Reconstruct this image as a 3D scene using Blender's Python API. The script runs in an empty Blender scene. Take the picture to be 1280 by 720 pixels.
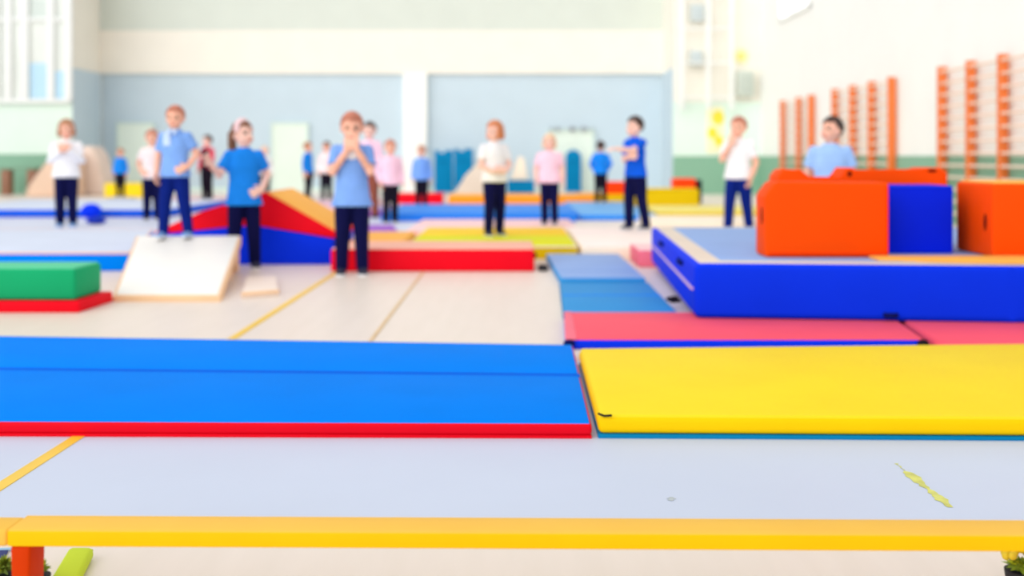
import bpy, bmesh, math, random
from mathutils import Vector, Matrix
random.seed(7)
C = bpy.context.scene.collection
PI = math.pi
F, HOR, CAMZ = 1400.0, 195.0, 0.95        # focal length in pixels, horizon row, eye height (m)
def X(px, Y): return (px - 640.0) * Y / F

# ------------------------------------------------------------------ materials
def lin(c):
    c = c / 255.0
    return c / 12.92 if c <= 0.04045 else ((c + 0.055) / 1.055) ** 2.4
MATS = {}
def mat(name, rgb, rough=0.5, var=0.06, scale=6.0, bump=0.05, bscale=120.0, spec=0.5, emit=0.0, metal=0.0, stretch=None, rgb2=None):
    if name in MATS: return MATS[name]
    m = bpy.data.materials.new(name); m.use_nodes = True
    nt = m.node_tree; b = nt.nodes['Principled BSDF']
    col = [lin(v) for v in rgb]
    tc = nt.nodes.new('ShaderNodeTexCoord')
    mp = nt.nodes.new('ShaderNodeMapping')
    if stretch: mp.inputs['Scale'].default_value = stretch
    nt.links.new(tc.outputs['Object'], mp.inputs['Vector'])
    n = nt.nodes.new('ShaderNodeTexNoise'); n.inputs['Scale'].default_value = scale; n.inputs['Detail'].default_value = 4
    nt.links.new(mp.outputs['Vector'], n.inputs['Vector'])
    r = nt.nodes.new('ShaderNodeValToRGB')
    r.color_ramp.elements[0].position = 0.3; r.color_ramp.elements[1].position = 0.7
    c2 = [lin(v) for v in rgb2] if rgb2 else [min(1, v * (1 + var)) for v in col]
    r.color_ramp.elements[0].color = [v * (1 - var) for v in col] + [1]
    r.color_ramp.elements[1].color = c2 + [1]
    nt.links.new(n.outputs['Fac'], r.inputs['Fac'])
    nt.links.new(r.outputs['Color'], b.inputs['Base Color'])
    b.inputs['Roughness'].default_value = rough
    b.inputs['Specular IOR Level'].default_value = spec
    b.inputs['Metallic'].default_value = metal
    if emit:
        nt.links.new(r.outputs['Color'], b.inputs['Emission Color']); b.inputs['Emission Strength'].default_value = emit
    if bump:
        n2 = nt.nodes.new('ShaderNodeTexNoise'); n2.inputs['Scale'].default_value = bscale; n2.inputs['Detail'].default_value = 2
        nt.links.new(mp.outputs['Vector'], n2.inputs['Vector'])
        bp = nt.nodes.new('ShaderNodeBump'); bp.inputs['Strength'].default_value = bump; bp.inputs['Distance'].default_value = 0.01
        nt.links.new(n2.outputs['Fac'], bp.inputs['Height']); nt.links.new(bp.outputs['Normal'], b.inputs['Normal'])
    MATS[name] = m
    return m
def vinyl(name, rgb, rough=0.6): return mat(name, rgb, rough, 0.03, 3.0, 0.04, 160.0, 0.08)
def cloth(name, rgb): return mat(name, rgb, 0.9, 0.08, 9.0, 0.15, 260.0, 0.1)
def paint(name, rgb, rough=0.6): return mat(name, rgb, rough, 0.02, 1.5, 0.02, 60.0, 0.3)

BLUE = mat('vinyl azure', (0, 134, 252), .7, .03, 3, .04, 160, .02); BLUE_SEAM = mat('vinyl azure seam', (0, 100, 232), .7, .03, 3, .04, 160, .02)
ROYAL = vinyl('vinyl royal blue', (0, 52, 238)); RED = vinyl('vinyl red', (240, 8, 34)); YELLOW = vinyl('vinyl yellow', (255, 222, 38))
GOLD = vinyl('vinyl golden yellow', (255, 205, 0)); TEAL = vinyl('vinyl teal', (0, 128, 182)); PINKRED = vinyl('vinyl coral pink', (252, 92, 112))
SKYTEAL = vinyl('vinyl sky blue', (52, 150, 218)); LAV = vinyl('vinyl pale lavender blue', (146, 176, 228)); PALE = vinyl('vinyl pale blue grey', (214, 224, 244))
ORANGE = vinyl('vinyl orange', (255, 78, 0)); PEACH = vinyl('vinyl light orange', (255, 184, 84)); GREEN = vinyl('vinyl green', (24, 172, 112)); LGREEN = vinyl('vinyl light green', (96, 208, 160))
LIME = vinyl('vinyl lime yellow', (226, 226, 0)); CREAM = vinyl('vinyl cream', (252, 238, 218)); PINK = vinyl('vinyl light pink', (250, 208, 210)); SALMON = vinyl('vinyl salmon', (250, 188, 168))
PURPLE = vinyl('vinyl purple', (160, 98, 206)); MUSTARD = vinyl('vinyl mustard', (226, 192, 10)); BEIGE = vinyl('vinyl beige', (226, 212, 198)); BLACK = vinyl('black webbing', (30, 24, 34), 0.8)
TAN = vinyl('vinyl tan', (236, 206, 182)); NAVYSTRAP = vinyl('navy webbing', (10, 20, 90), 0.8)
BENCHY = mat('painted yellow wood', (255, 198, 8), 0.45, 0.03, 4, 0.03, 60, 0.08); LEGO = mat('painted orange wood', (214, 60, 0), 0.6, 0.05, 6, 0.03, 60, 0.08)
WOODBAR = mat('orange varnished wood', (230, 118, 50), 0.5, 0.10, 5, 0.03, 60, 0.4, stretch=(4, 4, 0.6)); RUNG = mat('pale varnished wood rung', (248, 226, 208), 0.5, 0.05, 6, 0.02, 60)
PLYW = mat('white laminate deck', (252, 250, 246), 0.5, 0.02, 3, 0.02, 60); PLYE = mat('raw plywood edge', (250, 208, 164), 0.6, 0.06, 8, 0.03, 80, stretch=(1, 1, 8))
STEEL = mat('white painted steel', (240, 244, 242), 0.4, 0.02, 3, 0.0)
DARKRUB = mat('black rubber', (26, 24, 30), 0.7, 0.1, 12, 0.1)

# ------------------------------------------------------------------ object helpers
def setp(o, label=None, cat=None, group=None, kind=None):
    if label: o['label'] = label
    if cat: o['category'] = cat
    if group: o['group'] = group
    if kind: o['kind'] = kind
    return o
def thing(name, label, cat, loc=(0, 0, 0), rz=0.0, group=None):
    o = bpy.data.objects.new(name, None); C.objects.link(o); o.empty_display_size = 0.1
    o.location = loc; o.rotation_euler = (0, 0, rz)
    return setp(o, label, cat, group)
def finish(bm, name, m, parent=None, smooth=True, world=True):
    bmesh.ops.recalc_face_normals(bm, faces=bm.faces)
    me = bpy.data.meshes.new(name); bm.to_mesh(me); bm.free()
    for mm in (m if isinstance(m, (list, tuple)) else [m]): me.materials.append(mm)
    return link(me, name, parent, smooth, world)
def link(me, name, parent=None, smooth=True, world=True):
    if smooth:
        for p in me.polygons: p.use_smooth = True
        try: me.set_sharp_from_angle(angle=math.radians(38))
        except Exception: pass
    o = bpy.data.objects.new(name, me); C.objects.link(o)
    if parent is not None:
        o.parent = parent
        if world:                       # geometry was given in world coordinates
            R = Matrix.Translation(parent.location) @ parent.rotation_euler.to_matrix().to_4x4()
            o.matrix_parent_inverse = R.inverted()
    return o
def struct(bm, name, m, parent=None, smooth=False):
    o = finish(bm, name, m, parent, smooth)
    if parent is None: o['kind'] = 'structure'
    return o
def NB(): return bmesh.new()
def bevel(bm, geom_verts, w, seg=3):
    if w <= 0: return
    vs = set(geom_verts)
    es = [e for e in bm.edges if e.verts[0] in vs and e.verts[1] in vs]
    bmesh.ops.bevel(bm, geom=es, offset=w, segments=seg, profile=0.5, affect='EDGES', clamp_overlap=True)
def prism(bm, pts, z0, z1, bv=0.0, seg=3, zf0=None, zf1=None):
    """footprint polygon pts extruded z0..z1 (zf: optional height functions)"""
    lo = [bm.verts.new((x, y, zf0(x, y) if zf0 else z0)) for x, y in pts]
    hi = [bm.verts.new((x, y, zf1(x, y) if zf1 else z1)) for x, y in pts]
    n = len(pts)
    bm.faces.new(lo[::-1]); bm.faces.new(hi)
    for i in range(n):
        bm.faces.new((lo[i], lo[(i + 1) % n], hi[(i + 1) % n], hi[i]))
    bevel(bm, lo + hi, bv, seg)
def profile(bm, xz, y0, y1, bv=0.0, seg=3):
    """polygon in the X-Z plane extruded along Y"""
    a = [bm.verts.new((x, y0, z)) for x, z in xz]; b = [bm.verts.new((x, y1, z)) for x, z in xz]
    n = len(xz)
    bm.faces.new(a); bm.faces.new(b[::-1])
    for i in range(n): bm.faces.new((a[i], b[i], b[(i + 1) % n], a[(i + 1) % n]))
    bevel(bm, a + b, bv, seg)
def box(bm, x0, x1, y0, y1, z0, z1, bv=0.0, seg=3):
    prism(bm, [(x0, y0), (x1, y0), (x1, y1), (x0, y1)], z0, z1, bv, seg)
def frame_for(d):
    d = d.normalized()
    up = Vector((0, 0, 1)) if abs(d.z) < 0.9 else Vector((0, 1, 0))
    u = d.cross(up).normalized(); v = u.cross(d).normalized()
    return u, v
def tube(bm, pts, rads, seg=12, caps=True):
    """round tube through the points; each radius a number or (ru, rv)"""
    pts = [Vector(p) for p in pts]; rings = []; u0 = None
    for i, p in enumerate(pts):
        d = (pts[min(i + 1, len(pts) - 1)] - pts[max(i - 1, 0)])
        u, v = frame_for(d)
        if u0 is not None:                              # keep the frame from flipping
            u = (u0 - d.normalized() * u0.dot(d.normalized())).normalized(); v = u.cross(d.normalized()).normalized()
        u0 = u
        r = rads[i] if isinstance(rads, (list, tuple)) else rads
        ru, rv = r if isinstance(r, (list, tuple)) else (r, r)
        rings.append([bm.verts.new(p + u * (ru * math.cos(2 * PI * k / seg)) + v * (rv * math.sin(2 * PI * k / seg))) for k in range(seg)])
    for a, b in zip(rings, rings[1:]):
        for k in range(seg): bm.faces.new((a[k], a[(k + 1) % seg], b[(k + 1) % seg], b[k]))
    if caps: bm.faces.new(rings[0][::-1]); bm.faces.new(rings[-1])
def loft(bm, secs, seg=24):
    """stack of horizontal ellipses (cx, cy, z, rx, ry)"""
    rings = [[bm.verts.new((cx + rx * math.cos(2 * PI * k / seg), cy + ry * math.sin(2 * PI * k / seg), z)) for k in range(seg)] for cx, cy, z, rx, ry in secs]
    for a, b in zip(rings, rings[1:]):
        for k in range(seg): bm.faces.new((a[k], a[(k + 1) % seg], b[(k + 1) % seg], b[k]))
    bm.faces.new(rings[0][::-1]); bm.faces.new(rings[-1])
def ball(bm, c, r, sub=2, M=None):
    r = r if isinstance(r, (list, tuple)) else (r, r, r)
    T = Matrix.Translation(Vector(c)) @ Matrix.Diagonal((r[0], r[1], r[2], 1))
    if M is not None: T = M @ T
    return bmesh.ops.create_icosphere(bm, subdivisions=sub, radius=1.0, matrix=T)['verts']
def limb(bm, pts, rads, seg=12):
    tube(bm, pts, rads, seg)
    for p, r in zip(pts, rads): ball(bm, p, r, 2)
def hull_path(pts, z, r=0.006, inset=0.0):
    return [(x, y, z) for x, y in pts] + [(pts[0][0], pts[0][1], z)]
def inset_poly(pts, d):
    cx = sum(p[0] for p in pts) / len(pts); cy = sum(p[1] for p in pts) / len(pts)
    out = []
    n = len(pts)
    for i in range(n):
        p0, p, p1 = Vector(pts[i - 1]), Vector(pts[i]), Vector(pts[(i + 1) % n])
        a = (p - p0).normalized(); b = (p1 - p).normalized()
        na, nb = Vector((-a.y, a.x)), Vector((-b.y, b.x))
        k = (na + nb); k = k / max(0.2, k.dot(na))
        out.append(tuple(p + k * d))
    return out
def center(pts): return (sum(p[0] for p in pts) / len(pts), sum(p[1] for p in pts) / len(pts))
def handle(parent, p, along, m=BLACK, w=0.16, out=(0, -1)):
    """webbing loop standing off a side face at p"""
    a = Vector((along[0], along[1], 0)).normalized(); o = Vector((out[0], out[1], 0)).normalized(); p = Vector(p)
    bm = NB()
    pts = [p + a * (-w / 2), p + a * (-w / 2) + o * 0.012, p + a * (-w / 4) + o * 0.022, p + a * (w / 4) + o * 0.022, p + a * (w / 2) + o * 0.012, p + a * (w / 2)]
    tube(bm, pts, [(0.004, 0.014)] * 6, 8)
    return finish(bm, 'carry_handle', m, parent)

def gym_mat(name, label, cat, pts, z0, z1, body, top=None, base=None, base_h=0.0, piping=None, folds=(), group=None, bv=0.012,
            handles=(), fold_mat=None, panels=None):
    """pts counter-clockwise from the front left corner"""
    cx, cy = center(pts)
    r = thing(name, label, cat, (cx, cy, z0), 0, group)
    if base is not None:
        bm = NB(); prism(bm, pts, z0, z0 + base_h, min(0.006, base_h * .3), 2); finish(bm, 'base_layer', base, r)
    zb = z0 + base_h
    bm = NB(); prism(bm, pts, zb, z1 - (0.004 if top else 0), bv); finish(bm, 'core', body, r)
    if panels:                                           # several top panels along Y: list of (t0, t1, material)
        for t0, t1, pm in panels:
            def at(t, left):
                a, b = (pts[0], pts[3]) if left else (pts[1], pts[2])
                return (a[0] + (b[0] - a[0]) * t, a[1] + (b[1] - a[1]) * t)
            q = inset_poly([at(t0, 1), at(t0, 0), at(t1, 0), at(t1, 1)], 0.006)
            bm = NB(); prism(bm, q, z1 - 0.016, z1 + 0.003, 0.007); finish(bm, 'top_panel', pm, r)
    elif top is not None:
        bm = NB(); prism(bm, inset_poly(pts, 0.008), z1 - 0.016, z1, 0.006); finish(bm, 'top_panel', top, r)
    if piping is not None:
        bm = NB(); q = inset_poly(pts, 0.005); n = len(q)
        for i in range(n):
            tube(bm, [(q[i][0], q[i][1], z1 - 0.006), (q[(i + 1) % n][0], q[(i + 1) % n][1], z1 - 0.006)], 0.008, 8)
        finish(bm, 'piping', piping, r)
    for t in folds:
        a = (pts[0][0] + (pts[3][0] - pts[0][0]) * t, pts[0][1] + (pts[3][1] - pts[0][1]) * t)
        b = (pts[1][0] + (pts[2][0] - pts[1][0]) * t, pts[1][1] + (pts[2][1] - pts[1][1]) * t)
        bm = NB(); tube(bm, [(a[0] + .01, a[1], z1 - 0.001), (b[0] - .01, b[1], z1 - 0.001)], [(0.016, 0.004)] * 2, 8)
        finish(bm, 'fold_seam', fold_mat or body, r)
    for p, al, out in handles: handle(r, p, al, BLACK, 0.16, out)
    return r
def rect(x0, x1, y0, y1): return [(x0, y0), (x1, y0), (x1, y1), (x0, y1)]

# ------------------------------------------------------------------ the room
FLOOR = mat('pale varnished sports floor', (239, 227, 216), 0.38, 0.02, 2.2, 0.02, 30, 0.25, stretch=(6, 0.7, 1), rgb2=(241, 229, 219))
WALLBACK = paint('pale blue wall paint', (200, 219, 230), 0.55); CREAMW = paint('cream wall paint', (246, 242, 230)); SHADEBAND = paint('grey green wall shade', (216, 224, 214))
WHITEW = paint('white wall paint', (250, 252, 248)); MINTW = paint('pale mint wall paint', (226, 246, 234)); GREENW = paint('green wainscot paint', (136, 182, 156))
XR, XL, YB = 6.2, -14.0, 30.0
bm = NB(); box(bm, XL, XR, -3, YB, -0.1, 0); struct(bm, 'floor', FLOOR)
bm = NB(); box(bm, XL - .2, XR + .2, YB, YB + .2, -0.1, 6.6); struct(bm, 'wall_back', WALLBACK)
bm = NB(); box(bm, XR, XR + .2, -3, YB, -0.1, 6.6); wr = struct(bm, 'wall_right', WHITEW)
bm = NB(); box(bm, -11.0, 4.04, YB - .12, YB, 3.15, 4.3); struct(bm, 'trim_1', CREAMW)
bm = NB(); box(bm, -11.0, 4.04, YB - .10, YB, 4.3, 6.6); struct(bm, 'trim_2', SHADEBAND)  # shade of the cream wall towards the ceiling, painted as a grey green band
bm = NB(); box(bm, -2.9, -2.27, YB - .2, YB, 0, 3.15); struct(bm, 'trim_3', WHITEW)
bm = NB(); box(bm, -14.0, -11.0, 28, YB, 0, 6.6); struct(bm, 'wall_back_left', CREAMW)
bm = NB(); box(bm, 4.04, XR, 28, YB, 0, 6.6); struct(bm, 'wall_back_right', CREAMW)
bm = NB(); box(bm, 4.03, XR, 27.98, 28.0, .95, 2.3); struct(bm, 'trim_11', MINTW)
bm = NB(); box(bm, -14.0, -10.99, 27.98, 28.0, 1.0, 2.3); struct(bm, 'trim_12', MINTW)
bm = NB(); box(bm, -14.0, -11.0 + .02, 27.97, 28.0, 0, 1.0); struct(bm, 'trim_4', GREENW)
bm = NB(); box(bm, 4.04 - .02, XR, 27.97, 28.0, 0, 0.95); struct(bm, 'trim_5', GREENW)
bm = NB(); box(bm, XR - .03, XR, -3, 27.97, 0, 0.95); struct(bm, 'trim_6', GREENW)
bm = NB(); box(bm, -11.0, -10.97, 28.0, YB - .12, 0, 3.15); struct(bm, 'trim_13', WALLBACK)
bm = NB(); box(bm, 4.01, 4.04, 28.0, YB - .12, 0, 3.15); struct(bm, 'trim_14', WALLBACK)
bm = NB(); box(bm, -11.0, 4.04, YB - .03, YB - .001, 0, .1); struct(bm, 'baseboard_back', MINTW)
# floor lines
LINEY = mat('yellow court line paint', (252, 208, 52), 0.4, 0.05, 5, 0); LINET = mat('faded tan line paint', (222, 190, 140), 0.4, 0.1, 8, 0); LINEW = mat('worn olive line paint', (214, 216, 110), 0.5, 0.2, 20, 0)
def line(name, x, y0, y1, w, m, x1=None):
    x1 = x if x1 is None else x1
    bm = NB(); prism(bm, [(x - w / 2, y0), (x + w / 2, y0), (x1 + w / 2, y1), (x1 - w / 2, y1)], 0.0005, 0.0045); struct(bm, name, m)
# pale vinyl floor area in front and at the left rear
bm = NB(); box(bm, -5.5, 5.2, 2.76, 5.2, 0, 0.002); struct(bm, 'floor_front', mat('pale blue floor vinyl', (207, 218, 240), 0.45, 0.02, 1.2, 0.02, 40, 0.12))
bm = NB(); box(bm, -9.5, -1.2, 12.3, 17.1, 0, 0.002); struct(bm, 'floor_rear', mat('pale lavender floor vinyl', (214, 220, 240), 0.45, 0.02, 1.2, 0.02, 40, 0.12))
line('trim_7', -1.47, 2.76, 9.5, 0.042, LINEY, -1.43)
line('trim_8', -0.725, 5.2, 9.15, 0.022, LINET)
def worn(name, x, y0, y1, w, m, seed):
    rnd = random.Random(seed); bm = NB(); n = 26; L = []; R = []
    for i in range(n + 1):
        y = y0 + (y1 - y0) * i / n; t = i / n
        ww = w * (0.25 + 0.75 * abs(math.sin(t * PI * 2.2 + .4))) * (0.7 + 0.5 * rnd.random()) * (0.3 if t > .8 else 1)
        L.append((x - ww / 2 + rnd.uniform(-.004, .004), y)); R.append((x + ww / 2 + rnd.uniform(-.004, .004), y))
    for i in range(n):
        q = [L[i], R[i], R[i + 1], L[i + 1]]
        bm.faces.new([bm.verts.new((a, b, 0.0032)) for a, b in q])
    bmesh.ops.remove_doubles(bm, verts=bm.verts, dist=0.0001)
    struct(bm, name, m)
worn('trim_9', 1.183, 3.02, 3.45, 0.034, LINEW, 3)
bm = NB()
for i in range(14):
    a, r = random.uniform(0, 6.28), random.uniform(0, .012)
    bmesh.ops.create_circle(bm, cap_ends=True, segments=9, radius=random.uniform(.003, .008), matrix=Matrix.Translation((0.44 + r * math.cos(a), 3.09 + 2 * r * math.sin(a), 0.003 + i * 1e-5)))
struct(bm, 'trim_10', mat('grey floor scuff', (190, 200, 205), .6, .1, 20, 0))

# pale doors on the back wall
DOORM = paint('pale mint door paint', (232, 246, 234)); FRAMEM = paint('pale door frame paint', (214, 232, 226))
def door(name, px0, px1, ytop, hx):
    Y = YB - .12; s = F / Y
    x0, x1, zt = X(px0, Y), X(px1, Y), CAMZ + (HOR - ytop) / s
    bm = NB(); box(bm, x0, x1, YB - .06, YB, 0.005, zt); d = struct(bm, name, DOORM)
    bm = NB(); w = .05
    box(bm, x0 - w, x0, YB - .09, YB, 0.005, zt + w); box(bm, x1, x1 + w, YB - .09, YB, 0.005, zt + w); box(bm, x0, x1, YB - .09, YB, zt, zt + w)
    finish(bm, 'door_frame', FRAMEM, d, False)
    bm = NB(); tube(bm, [(hx, YB - .06, .98), (hx, YB - .11, .98), (hx + .1, YB - .11, .98)], .012, 8); finish(bm, 'door_handle', STEEL, d)
door('door_1', 147, 190, 155, X(186, YB) - .1); door('door_2', 340, 383, 155, X(345, YB)); door('door_3', 686, 741, 164, X(690, YB))
# windows
PANE = mat('bright frosted window glass', (224, 230, 224), 0.15, 0.10, 0.5, 0, emit=0.1); PANEB = mat('blue tinted window glass', (176, 214, 236), 0.15, 0.05, 0.8, 0, emit=0.1)
PANEG = mat('grey tinted window glass', (206, 218, 212), 0.2, 0.05, 0.8, 0, emit=0.1)
Y = 27.9; s = F / Y
bm = NB(); box(bm, -13.9, -11.05, 27.93, 27.99, CAMZ + (HOR - 125) / s, 6.3); w1 = struct(bm, 'window_1', PANE)
bm = NB()
for px in (-4, 11, 32, 64, 86): box(bm, X(px, Y) - .09, X(px, Y) + .09, 27.84, 27.93, CAMZ + 70 / s, 6.3, .01)
box(bm, -13.9, -11.0, 27.84, 27.93, CAMZ + 66 / s, CAMZ + 71 / s, .01); box(bm, -13.9, -11.0, 27.85, 27.93, CAMZ + 168 / s, CAMZ + 173 / s, .01)
finish(bm, 'window_frame', STEEL, w1)
bm = NB(); box(bm, X(37, Y), X(58, Y), 27.91, 27.93, CAMZ + 72 / s, CAMZ + 116 / s); finish(bm, 'pane', PANEB, w1, False)
bm = NB(); box(bm, X(69, Y), X(81, Y), 27.91, 27.93, CAMZ + 72 / s, CAMZ + 106 / s); finish(bm, 'pane', PANEB, w1, False)
bm = NB(); box(bm, X(37, Y), X(60, Y), 27.91, 27.93, CAMZ + 173 / s, CAMZ + 196 / s); finish(bm, 'pane', PANEG, w1, False)
bm = NB(); box(bm, XR - .02, XR + .01, 23.2, 25.8, 4.1, 5.8); w2 = struct(bm, 'window_2', mat('sunlit window glass', (255, 255, 255), .2, 0, 1, 0, emit=1.0))
bm = NB()
for y in (23.2, 24.5, 25.8): box(bm, XR - .06, XR, y - .05, y + .05, 4.05, 5.85)
box(bm, XR - .06, XR, 23.15, 25.85, 4.02, 4.1)
finish(bm, 'window_frame', STEEL, w2, False)
# ------------------------------------------------------------------ wall bars on the right wall
def wall_bars(label, pxs, tops):
    ys = [F * (XR - .1) / (p - 640.0) for p in pxs]
    r = thing('wall_bars', label, 'wall bars', (XR - .1, sum(ys) / len(ys), 0.0), 0, 'wooden wall bars on the right wall')
    for y in ys:
        bm = NB(); box(bm, XR - .155, XR - .035, y - .042, y + .042, 0.0, tops, .01); finish(bm, 'post', WOODBAR, r)
    for k in range(13):
        z = .16 + k * (tops - .24) / 12.0
        bm = NB(); tube(bm, [(XR - .12, min(ys), z), (XR - .12, max(ys), z)], [(.024, .018)] * 2, 10); finish(bm, 'rung', RUNG, r)
    return r
wall_bars('wooden wall bars of two bays farthest along the right wall', (978, 998, 1013.5), 2.2)
wall_bars('wooden wall bars with four orange posts behind the child in pale blue', (1043, 1065.5, 1089, 1114), 2.22)
wall_bars('nearest tall wooden wall bars at the right edge of the photo', (1177, 1213, 1253, 1297), 2.22)

# ------------------------------------------------------------------ foreground mats
gym_mat('folding_mat', 'large azure blue folding mat with red edge in the left foreground', 'mat',
        [(-2.75, 3.80), (0.268, 3.755), (0.290, 5.32), (-2.75, 5.60)], 0.0, 0.052, RED, None, RED, 0.012, None,
        panels=[(0.0, 0.515, BLUE), (0.545, 1.0, BLUE)], folds=())
r = [o for o in C.objects if o.name == 'folding_mat'][0]
bm = NB(); prism(bm, [(-2.74, 4.716), (.2785, 4.555), (.2795, 4.62), (-2.74, 4.782)], .045, .0535, .003); finish(bm, 'hinge_strip', BLUE_SEAM, r)
r = gym_mat('landing_mat', 'large bright yellow mat with teal base in the right foreground', 'mat',
        [(0.289, 3.76), (2.75, 3.70), (2.75, 5.22), (0.303, 5.07)], 0.0, 0.08, GOLD, YELLOW, TEAL, 0.016, None, bv=0.02)
bm = NB(); tube(bm, [(.290, 3.77, .083), (.31, 3.757, .078), (.335, 3.757, .080)], .004, 8); finish(bm, 'pull_tab', BLACK, r)
r = gym_mat('folding_mat', 'coral pink mat with dark blue front edge behind the yellow mat', 'mat',
        [(0.262, 5.5), (2.03, 5.5), (2.16, 6.46), (0.30, 6.46)], 0.0, 0.05, ROYAL, PINKRED)
for x in (.28, 2.015):
    bm = NB(); ball(bm, (x, 5.49, .03), (.03, .02, .022), 2); finish(bm, 'corner_fastener', BLACK if x > 1 else NAVYSTRAP, r)
bm = NB(); prism(bm, [(.262, 5.5), (.32, 5.5), (.345, 6.46), (.30, 6.46)], .046, .053, .003); finish(bm, 'edge_band', vinyl('vinyl rose', (250, 120, 140)), r)
gym_mat('folding_mat', 'coral pink mat by the right edge, butted against the yellow mat', 'mat',
        [(2.05, 5.3), (3.9, 5.3), (3.9, 6.46), (2.18, 6.46)], 0.0, 0.05, PINKRED, PINKRED)
gym_mat('folding_mat', 'thin sky blue mat beside the big royal blue crash mat', 'mat',
        [(0.295, 6.49), (0.98, 6.49), (1.0, 8.16), (0.345, 8.16)], 0.0, 0.03, TEAL, SKYTEAL, folds=(.55,), fold_mat=BLUE)
gym_mat('folding_mat', 'pale lavender blue mat between the red mat and the crash mat', 'mat',
        [(0.355, 8.2), (0.98, 8.2), (0.98, 10.2), (0.31, 10.2)], 0.0, 0.06, SKYTEAL, LAV, folds=(.25,), fold_mat=vinyl('vinyl lavender seam', (120, 152, 214)))

# crash mat
cp = [(1.01, 6.2), (2.7, 6.04), (4.3, 5.95), (4.3, 9.4), (1.17, 9.4)]
r = thing('crash_mat', 'thick royal blue crash mat with pale top carrying the orange blocks', 'mat', (2.6, 7.7, .05))
bm = NB(); prism(bm, cp, .0535, .355, .035, 4); finish(bm, 'cover', ROYAL, r)
bm = NB(); prism(bm, inset_poly(cp, .03), .34, .3575, .006); finish(bm, 'border_band', BEIGE, r)
bm = NB(); prism(bm, inset_poly(cp, .16), .345, .360, .006); finish(bm, 'top_panel', LAV, r)
bm = NB(); tube(bm, [(1.005, 6.25, .21), (1.165, 9.35, .21)], .009, 8); finish(bm, 'side_zip', vinyl('pale pink zip', (206, 176, 214)), r)
for k, y in enumerate((6.9, 8.3)): handle(r, (1.01 + (y - 6.2) * .05 - .002, y, .30), (.05, 1), NAVYSTRAP, .2, (-1, 0))
bm = NB(); tube(bm, [(1.04, 6.9, .06), (.985, 6.9, .055), (.975, 7.02, .055), (1.04, 7.05, .06)], .012, 8); finish(bm, 'carry_handle', BLACK, r)
handle(r, (2.06, 6.095, .085), (1, -.09), NAVYSTRAP, .07, (0, -1))

# soft play blocks on the crash mat
TZ = .361
SOFT = 'foam blocks on the crash mat'
def hole(parent, p, nrm, m=None, h=.05, w=.018):
    bm = NB(); u = Vector((nrm[1], -nrm[0], 0)); p = Vector(p); n = Vector((nrm[0], nrm[1], 0))
    pts = [p + u * (w * math.cos(t)) + Vector((0, 0, h * math.sin(t))) for t in [2 * PI * k / 20 for k in range(20)]]
    a = [bm.verts.new(q + n * .003) for q in pts]; b = [bm.verts.new(q - n * .012) for q in pts]
    bm.faces.new(a); bm.faces.new(b[::-1])
    for i in range(20): bm.faces.new((a[i], b[i], b[(i + 1) % 20], a[(i + 1) % 20]))
    return finish(bm, 'hand_hole', vinyl('dark red hole lining', (90, 10, 6), .8), parent)
r = thing('foam_block', 'large orange foam block standing at the left front of the crash mat', 'foam block', (1.83, 6.63, TZ), 0, SOFT)
bm = NB(); profile(bm, [(1.47, TZ), (2.19, TZ), (2.19, .795), (1.53, .80), (1.47, .72)], 6.5, 6.76, .018); finish(bm, 'cover', ORANGE, r)
hole(r, (1.47, 6.58, .60), (-1, 0))
bm = NB(); tube(bm, [(1.49, 6.497, TZ + .02), (2.17, 6.497, TZ + .02)], .006, 8); tube(bm, [(2.18, 6.498, TZ + .02), (2.18, 6.498, .78)], .005, 8); finish(bm, 'piping', vinyl('vinyl deep orange', (236, 56, 0)), r)
r = thing('foam_block', 'royal blue foam cube between two orange blocks', 'foam block', (2.47, 6.97, TZ), 0, SOFT)
bm = NB(); box(bm, 2.27, 2.67, 6.77, 7.17, TZ, .77, .015); finish(bm, 'cover', vinyl('vinyl deep royal blue', (0, 34, 226)), r)
bm = NB(); tube(bm, [(2.28, 6.772, .762), (2.66, 6.772, .762)], .006, 8); finish(bm, 'piping', ROYAL, r)
r = thing('foam_block', 'orange foam block with pale top at the right edge of the crash mat', 'foam block', (3.1, 6.77, TZ), 0, SOFT)
bm = NB(); box(bm, 2.79, 3.42, 6.5, 7.04, TZ, .79, .02); finish(bm, 'cover', ORANGE, r)
bm = NB(); box(bm, 2.81, 3.40, 6.52, 7.02, .78, .80, .008); finish(bm, 'top_panel', PEACH, r)
hole(r, (2.79, 6.60, .56), (-1, 0))
r = thing('foam_block', 'long low orange foam wall with raised notches behind the other blocks', 'foam block', (2.26, 7.38, TZ), 0, SOFT)
prof = [(1.72, TZ), (2.82, TZ), (2.82, .84), (2.77, .875), (2.67, .875), (2.63, .85), (2.24, .845), (2.21, .875), (2.16, .875), (2.13, .80), (1.93, .80), (1.88, .86), (1.76, .865), (1.72, .82)]
bm = NB(); profile(bm, prof, 7.25, 7.5, .012); finish(bm, 'cover', ORANGE, r)
hole(r, (2.185, 7.25, .835), (0, -1), None, .018, .014); hole(r, (2.72, 7.25, .855), (0, -1), None, .010, .03)
gym_mat('exercise_mat', 'thin light orange mat in front of the blue foam cube', 'mat', [(2.06, 6.29), (2.7, 6.13), (3.7, 6.10), (3.7, 6.47), (2.06, 6.47)], .360, .376, PEACH, None, bv=.005)

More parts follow.
